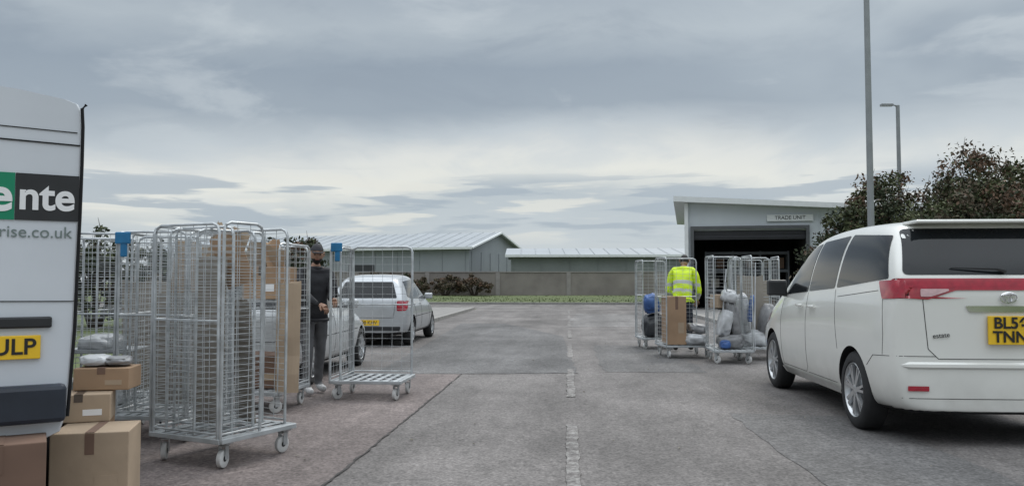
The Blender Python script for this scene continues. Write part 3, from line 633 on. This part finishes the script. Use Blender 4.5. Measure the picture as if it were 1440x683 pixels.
cage((-1.62,9.62),R(-6),'LB',w=.80,l=.74,half=[((-.30,-.30),(-.34,.32),.2,1.72)],blue=[(-.33,-.39,1.72)],dens=.09,fr=.015)
# right group
cage((3.06,14.7),R(4),'LB',dens=.07,w=.8)
cage((3.62,13.7),R(-4),'LRB',dens=.06,w=.62)
cage((4.22,14.3),R(-8),'LRB',dens=.06)
cage((4.65,15.8),R(3),'LRB',dens=.07)
cage((2.90,16.6),R(2),'LB',dens=.07,w=.66)

# ---------------------------------------------------------------- boxes and bags
def cbox(loc,size,rz,mat=CARD,tape=True,label=False):
    e=empty('cardboard_box',loc,rz); b=MB(); x,y,z=size; b.box((0,0,z/2),size); b.obj('carton',mat,e,bevel=.006)
    t=MB()
    if tape: t.box((0,0,z+.0015),(.05,y,.002)); t.box((0,-y/2-.0015,z*.86),(.05,.002,z*.26))
    t.box((x*.22,-y/2-.0015,z*.35),(x*.3,.002,z*.22),1)
    t.obj('tape_and_label',[CARD3 if not label else TAPE,TWHITE if label else CARD2],e)
    return e
def card(loc,size,rz,tilt=0,mat=CARDG,roll=0,name='flattened_cardboard',rag=.012):
    # creased, slightly bowed sheet
    b=MB(); w_,h_=size; n=8; m=6; rot=Matrix.Rotation(rz,3,'Z')@Matrix.Rotation(tilt,3,'X')@Matrix.Rotation(roll,3,'Y'); bow=random.uniform(-.03,.03); fold=random.randint(2,6); fa=random.uniform(-.06,.06)
    idx={}
    for s in(0,1):
        for j in range(m+1):
            for i in range(n+1):
                x=-w_/2+w_*i/n; z=h_*j/m+(random.uniform(-rag*2,rag*2) if j==m else 0); yy=bow*(1-(2*x/w_)**2)+fa*max(0,i-fold)/n*(j/m)+mnoise.noise(Vector((x*5,z*4,bow*99)))*.018
                idx[s,i,j]=len(b.v); b.v.append(tuple(rot@Vector((x,yy+.006*s,z))))
    for j in range(m):
        for i in range(n):
            for s in(0,1): b.f.append((idx[s,i,j],idx[s,i+1,j],idx[s,i+1,j+1],idx[s,i,j+1])); b.m.append(0)
    for i in range(n):
        b.f.append((idx[0,i,m],idx[0,i+1,m],idx[1,i+1,m],idx[1,i,m])); b.m.append(0)
    for j in range(m):
        for i in(0,n): b.f.append((idx[0,i,j],idx[0,i,j+1],idx[1,i,j+1],idx[1,i,j])); b.m.append(0)
    return b.obj(name,mat,None,loc=loc)
def bag(loc,size,mat,rz=0,name='parcel_bag',seed=0,tilt=0):
    bm=bmesh.new(); bmesh.ops.create_icosphere(bm,subdivisions=4,radius=1); rs=random.Random(seed+int(loc[0]*91)+int(loc[2]*37)); of=Vector((rs.uniform(0,50),rs.uniform(0,50),rs.uniform(0,50)))
    for v in bm.verts:
        c=v.co.copy(); r1=1-abs(mnoise.noise(c*1.6+of))*1.6; r2=1-abs(mnoise.noise(c*3.5+of*2))*2; c*=.82+.22*r1+.11*r2+.26*mnoise.noise(c*.9+of*.5)
        c.x=math.copysign(abs(c.x)**.65,c.x); c.y=math.copysign(abs(c.y)**.65,c.y); c.z=math.copysign(abs(c.z)**.75,c.z)
        if c.z<-.85: c.z=-.85
        v.co=Vector((c.x*size[0]/2,c.y*size[1]/2,(c.z+.85)*size[2]/2))
    me=bpy.data.meshes.new(name); bm.to_mesh(me); bm.free(); me.materials.append(mat); me.polygons.foreach_set('use_smooth',[True]*len(me.polygons))
    o=bpy.data.objects.new(name,me); C.objects.link(o); o.location=loc; o.rotation_euler=(0,tilt,rz); return o
g=.0125
cbox((-2.50,4.98,g),(.42,.40,.46),R(15),CARD2)
cbox((-2.86,5.35,g),(.40,.4,.45),R(5),CARD)
cbox((-2.74,5.25,.475),(.36,.3,.17),R(20),CARD2,label=True)
cbox((-2.66,5.42,.65),(.34,.26,.14),R(8),CARD)
bag((-2.74,5.42,.80),(.2,.2,.07),BAGW,.3); bag((-2.60,5.44,.80),(.16,.2,.06),BAGG,.3,seed=4)
cbox((-2.62,4.22,g),(.42,.36,.53),R(30),CARD3)
P=along(A0,-.10,.08); card((P[0],P[1],.25),(.28,1.28),ra+.10,.0)
P=along(A0,.16,-.06); card((P[0],P[1],.25),(.26,.95),ra-.2,.05)
P=along(A0,-.02,.10); card((P[0],P[1],1.38),(.30,.40),ra+.2,-.08,CARD2,.3)
P=along(A0,.06,-.10); card((P[0],P[1],1.32),(.22,.42),ra+.5,.10,CARD,-.35)
card((-2.98,7.32,.25),(.4,1.0),R(-6),.0); card((-3.0,7.45,.9),(.3,.8),R(4),.1,CARD2,.15)
bag((-3.66,7.35,.73),(.34,.36,.16),BAGW,seed=3); bag((-3.72,7.5,.24),(.46,.5,.32),BAGW,seed=11); card((-3.72,8.4,.24),(.5,1.1),R(6),.05)
cbox((-2.60,8.8,1.16),(.42,.4,.34),R(-12),CARD,label=True); cbox((-2.62,8.8,.24),(.5,.5,.34),R(-6),CARD3); card((-2.66,8.7,1.48),(.4,.26),R(20),.3,CARD2,.25); card((-2.50,8.72,1.48),(.26,.30),R(60),-.2,CARD,-.2)
b=MB(); b.box((-2.66,8.75,1.14),(.66,.74,.02),rz=R(-8)); b.obj('cage_shelf',PLATEF)
card((-2.27,8.30,.23),(.24,1.10),R(-8),.0,CARD2)
# right cages
cbox((2.87,14.55,.24),(.34,.4,.84),R(4),CARD); bag((3.22,14.5,.24),(.40,.46,.22),BAGW,seed=1); bag((3.26,14.55,.44),(.32,.4,.18),BAGG,seed=4,tilt=.2)
bag((2.85,16.5,.24),(.44,.45,.5),BAGK,seed=8); bag((2.82,16.4,.72),(.30,.35,.42),BLUEB,seed=9,tilt=-.2)
for i,(dx,z,sz,m,wd) in enumerate([(.03,.24,.26,BAGG,.44),(-.12,.44,.50,BAGW,.20),(.10,.46,.62,BAGG,.18),(-.03,1.0,.22,BAGW,.24)]): bag((3.62+dx,13.7,z),(wd,.40,sz),m,seed=20+i,tilt=(-.1,.22,-.15,.25)[i])
cbox((3.54,13.9,.90),(.26,.3,.22),R(12),CARD2)
for i,(dx,z,sz,m,wd) in enumerate([(-.05,.24,.28,BAGW,.46),(.16,.46,.52,BAGG,.22),(-.16,.46,.72,BAGW,.18)]): bag((4.22+dx,14.25,z),(wd,.4,sz),m,seed=30+i,tilt=(0,.2,-.12)[i])
bag((3.50,13.5,.25),(.16,.2,.14),BLUEB,seed=41); bag((4.05,13.98,.66),(.08,.1,.50),BLUEB,seed=42,tilt=.12)
card((4.65,15.6,.24),(.5,1.1),R(5),.0); card((4.20,14.45,.24),(.45,1.2),R(-20),.0,CARDG)
WS=M('white_sheet',(.5,.52,.55),.6,var=.12)
card((3.97,13.42,.22),(.22,1.42),R(70),.02,WS,name='white_panel_board')
b=MB(); b.tube([(3.45,13.6,.24),(3.60,13.75,1.55)],.014,6); b.tube([(3.70,13.7,.24),(3.52,13.5,1.35)],.012,6); b.tube([(3.78,13.8,.24),(3.66,13.7,1.62)],.010,6); b.obj('folded_trolley_poles',STEEL)
b=MB()
for i in range(60):
    p=RW(random.uniform(-4.2,4.5),random.uniform(4.5,26)); a=random.uniform(0,6.28); s=random.uniform(.006,.018); b.tube([(p.x,p.y,.018),(p.x+s*1.6*math.cos(a),p.y+s*1.6*math.sin(a),.02)],s*.4,5)
b.obj('litter_and_grit',CARDG)

# ---------------------------------------------------------------- people
SKIN=M('skin',(.32,.18,.12),.55,var=.08,scale=20); HAIR=M('hair',(.012,.01,.009),.7)
JACK=M('dark_jacket',(.020,.020,.024),.8,var=.25,scale=8,bump=.4,bscale=15); TROU=M('grey_trousers',(.10,.10,.105),.85,var=.2,scale=8,bump=.3,bscale=15)
SHOE=M('pale_shoes',(.5,.5,.5),.6); HIV=M('hivis_yellow',(.60,.80,.02),.6,var=.18,scale=8,bump=.6,bscale=11); REFL=M('reflective_band',(.50,.52,.50),.35,var=.05)
NAVY=M('navy_trousers',(.02,.024,.035),.85,var=.2); SHOE2=M('dark_boots',(.02,.018,.016),.6); EYE=M('eye',(.03,.02,.015),.2); LIP=M('lip',(.25,.1,.08),.5)
def person(name,loc,face,handL,handR,mats,lean=0,stride=.08,hi=False,cap=None,headturn=0,beard=False,scale=1.0,bulk=1.0):
    rz=math.atan2(-face[0],face[1]); e=empty(name,(loc[0],loc[1],loc[2]),rz); e.scale=(scale,)*3
    inv=Matrix.Rotation(-rz,3,'Z')
    def tol(wp): return inv@(Vector(wp)-Vector(loc))/scale
    LM=Matrix.Rotation(-lean,3,'X')
    def up(p): p=Vector(p); q=p-Vector((0,0,.95)); return LM@q+Vector((0,0,.95))
    V=[];Ed=[];Rd=[]
    def add(p,r,par=None):
        V.append(Vector(p)); Rd.append(r); i=len(V)-1
        if par is not None: Ed.append((par,i))
        return i
    B=bulk
    pel=add((0,0,.95),.150*B); wa=add(up((0,.005,1.10)),.140*B,pel); ch=add(up((0,.0,1.28)),.162*B,wa); uc=add(up((0,-.01,1.42)),.115*B,ch); nk=add(up((0,0,1.50)),.058,uc); hd=add(up((0,.012,1.58)),.052,nk)
    wr=[]
    for s,H in((-1,handL),(1,handR)):
        sh=Vector(up((s*.155,-.01,1.425))); t=Vector(up((s*.20,0,1.39))); a=add(sh,.078*B,uc); a2=add(t,.066*B,a)
        Ht=tol(H) if H else Vector((s*.27,.06,.80)); v=Ht-t; dd=min(v.length,.60); v=v.normalized(); Ht=t+v*dd
        l=.31; hh=math.sqrt(max(0,l*l-(dd/2)**2)); dn=Vector((s*.5,-.35,-1)); dn=(dn-v*dn.dot(v)).normalized(); el=t+v*dd/2+dn*hh
        i1=add(t+(el-t)*.5,.058*B,a2); i2=add(el,.050*B,i1); i3=add(el+(Ht-el)*.55,.044*B,i2); w_=el+(Ht-el)*.86; i4=add(w_,.032,i3); wr.append((w_,(Ht-el).normalized(),s))
    for s in(-1,1):
        h_=add((s*.085,0,.88),.105,pel); st_=s*stride
        m_=add((s*.10,st_*.4,.68),.088,h_); k=add((s*.11,st_*.8+.02,.49),.068,m_); cf=add((s*.112,st_*.9-.01,.33),.064,k); an=add((s*.115,st_*1.1-.02,.10),.050,cf); hb=add((s*.118,st_*1.1+.05,.055),.046,an); add((s*.125,st_*1.1+.15,.045),.038,hb)
    me=bpy.data.meshes.new('b'); me.from_pydata(V,Ed,[]); o=bpy.data.objects.new('tmp',me); C.objects.link(o)
    sk=o.modifiers.new('skin','SKIN'); sk.use_smooth_shade=True
    for i,r in enumerate(Rd): me.skin_vertices[0].data[i].radius=(r,r); me.skin_vertices[0].data[i].use_root=(i==0)
    ss=o.modifiers.new('s','SUBSURF'); ss.levels=3; ss.render_levels=3
    bpy.context.view_layer.update(); dg=bpy.context.evaluated_depsgraph_get(); m2=bpy.data.meshes.new_from_object(o.evaluated_get(dg)); bpy.data.objects.remove(o)
    bo=bpy.data.objects.new('body',m2); C.objects.link(bo); bo.parent=e
    m2.materials.clear()
    for m in mats+[SKIN,REFL]: m2.materials.append(m)
    iL=LM.inverted(); PV=Vector((0,0,.95))
    armset=[w_ for w_,_,_ in wr]
    for v in m2.vertices:
        q=iL@(v.co-PV)+PV
        if abs(q.x)<.17 and .85<q.z<1.46: q.y*=.80
        if q.z<1.47 and v.co.z>.1 and min((v.co-a).length for a in armset)>.10:
            f=mnoise.noise(Vector((v.co.x*9,v.co.y*9,v.co.z*14)))*.010; dr_=Vector((q.x,q.y,0)); 
            if dr_.length>.01: q+=dr_.normalized()*f
        v.co=LM@(q-PV)+PV
        if v.co.z<.055: v.co.z=max(v.co.z,.004)
    for p in m2.polygons:
        c=p.center; q=iL@(c-PV)+PV; p.use_smooth=True; mi=0
        if c.z<.095: mi=2
        elif c.z<.87 and abs(c.x)<.22 and c.y<.25 and min((c-a).length for a in armset)>.12: mi=1
        if q.z>1.505 and abs(q.x)<.1: mi=3
        if hi and mi==0 and abs(q.x)<.3 and (1.02<q.z<1.075 or 1.17<q.z<1.225): mi=4
        for w_,dr,s in wr:
            if (c-w_).dot(dr)>-.005 and (c-w_).length<.09: mi=3
        p.material_index=mi
    b=MB(); ringp=lambda z,rx,ry,n=20:[up((rx*math.cos(t),ry*math.sin(t),z)) for t in np.linspace(0,2*math.pi,n)]
    b.tube(ringp(.88,.165*B,.125*B),.018,6); b.tube(ringp(1.495,.07,.07),.022,6); b.obj('jacket_hem_and_collar',mats[0],e,smooth=True)
    b=MB()
    for w_,dr,s in wr:
        side=dr.cross(Vector((0,0,1))); side=side.normalized() if side.length>.1 else Vector((1,0,0)); nrm=side.cross(dr).normalized()
        b.tube([w_-dr*.01,w_+dr*.04,w_+dr*.085],[.026,.036,.034],8)
        for k in range(4):
            bs=w_+dr*.08+side*(.027-.018*k); ln=[.062,.072,.067,.052][k]
            b.tube([bs,bs+dr*ln*.5-nrm*.006,bs+dr*ln*.75-nrm*.028,bs+dr*ln*.72-nrm*.05],[.0095,.009,.008,.007],6)
        tb=w_+dr*.03+side*.028; b.tube([tb,tb+side*.02+dr*.025-nrm*.01,tb+side*.022+dr*.05-nrm*.03],[.012,.010,.008],6)
    b.obj('hands',SKIN,e,smooth=True)
    HM=LM@Matrix.Rotation(headturn,3,'Z'); hc=up((0,.025,1.655))
    bm=bmesh.new(); bmesh.ops.create_uvsphere(bm,u_segments=32,v_segments=24,radius=1)
    for v in bm.verts:
        x,y,z=v.co; jaw=max(0,-z); x*=.078*(1-.30*jaw**1.5); yy=y*.098*(1-.12*jaw); 
        if y>0: yy-=.008*max(0,1-abs(z))*abs(v.co.x)
        g_=math.exp(-((v.co.x/.16)**2)-((z+.08)/.26)**2); 
        if y>0: yy+=.024*g_
        gb=math.exp(-((v.co.x/.6)**2)-((z-.22)/.12)**2); 
        if y>0: yy+=.005*gb
        for sx in(-1,1):
            gs=math.exp(-(((v.co.x-sx*.4)/.2)**2)-((z-.02)/.14)**2)
            if y>0: yy-=.009*gs
        v.co=Vector((x,yy,z*.122))
    hm=bpy.data.meshes.new('head'); bm.to_mesh(hm); bm.free()
    for m in(SKIN,HAIR): hm.materials.append(m)
    for p in hm.polygons:
        p.use_smooth=True; c=p.center
        if c.z>.045 and c.y<.075 or (c.y<-.01 and c.z>-.05): p.material_index=1
        if beard and c.z<-.045 and c.y>.0 and not(abs(c.x)<.02 and -.062<c.z<-.052): p.material_index=1
    for v in hm.vertices: v.co=HM@v.co+hc
    ho=bpy.data.objects.new('head',hm); C.objects.link(ho); ho.parent=e
    T=lambda x,y,z:HM@Vector((x,y,z))+hc
    b=MB()
    for s in(-1,1):
        b.tube([T(s*.074,.0,.02),T(s*.088,-.008,.025),T(s*.088,-.01,.0),T(s*.076,0,-.025)],[.008,.012,.010,.007],6,0)
        b.tube([T(s*.031,.078,.004),T(s*.031,.088,.004)],[.011,.009],8,1); b.tube([T(s*.018,.094,.026),T(s*.048,.083,.024)],.005,5,2)
    b.tube([T(-.024,.083,-.055),T(0,.093,-.056),T(.024,.083,-.055)],.005,5,3)
    b.obj('face_features',[SKIN,EYE,HAIR,LIP],e,smooth=True)
    if cap:
        bm=bmesh.new(); bmesh.ops.create_uvsphere(bm,u_segments=24,v_segments=16,radius=1); bmesh.ops.delete(bm,geom=[v for v in bm.verts if v.co.z<.22],context='VERTS')
        for v in bm.verts: v.co=T(v.co.x*.088,v.co.y*.110-.004,v.co.z*.134)
        cm=bpy.data.meshes.new('cap'); bm.to_mesh(cm); bm.free(); cm.materials.append(cap); cm.polygons.foreach_set('use_smooth',[True]*len(cm.polygons)); cobj=bpy.data.objects.new('hat',cm); C.objects.link(cobj); cobj.parent=e
        b=MB(); b.add([T(-.07,.07,.032),T(.07,.07,.032),T(.055,.15,.02),T(-.055,.15,.02),T(-.07,.07,.04),T(.07,.07,.04),T(.055,.15,.027),T(-.055,.15,.027)],[(0,1,2,3),(4,5,6,7),(0,1,5,4),(1,2,6,5),(2,3,7,6),(3,0,4,7)]); b.obj('hat_peak',cap,e)
    return e
person('man_in_dark_jacket',(-2.38,9.85,g),(.62,-.78),(-2.05,9.45,1.12),(-2.10,9.32,1.0),[JACK,TROU,SHOE],lean=.06,cap=JACK,beard=True,headturn=-.35,bulk=1.15)
person('worker_in_hi_vis_jacket',(3.27,15.75,g),(.35,.9),(3.25,16.25,1.0),(3.62,16.1,.95),[HIV,NAVY,SHOE2],lean=.36,hi=True,scale=1.08,headturn=.1,bulk=1.25)
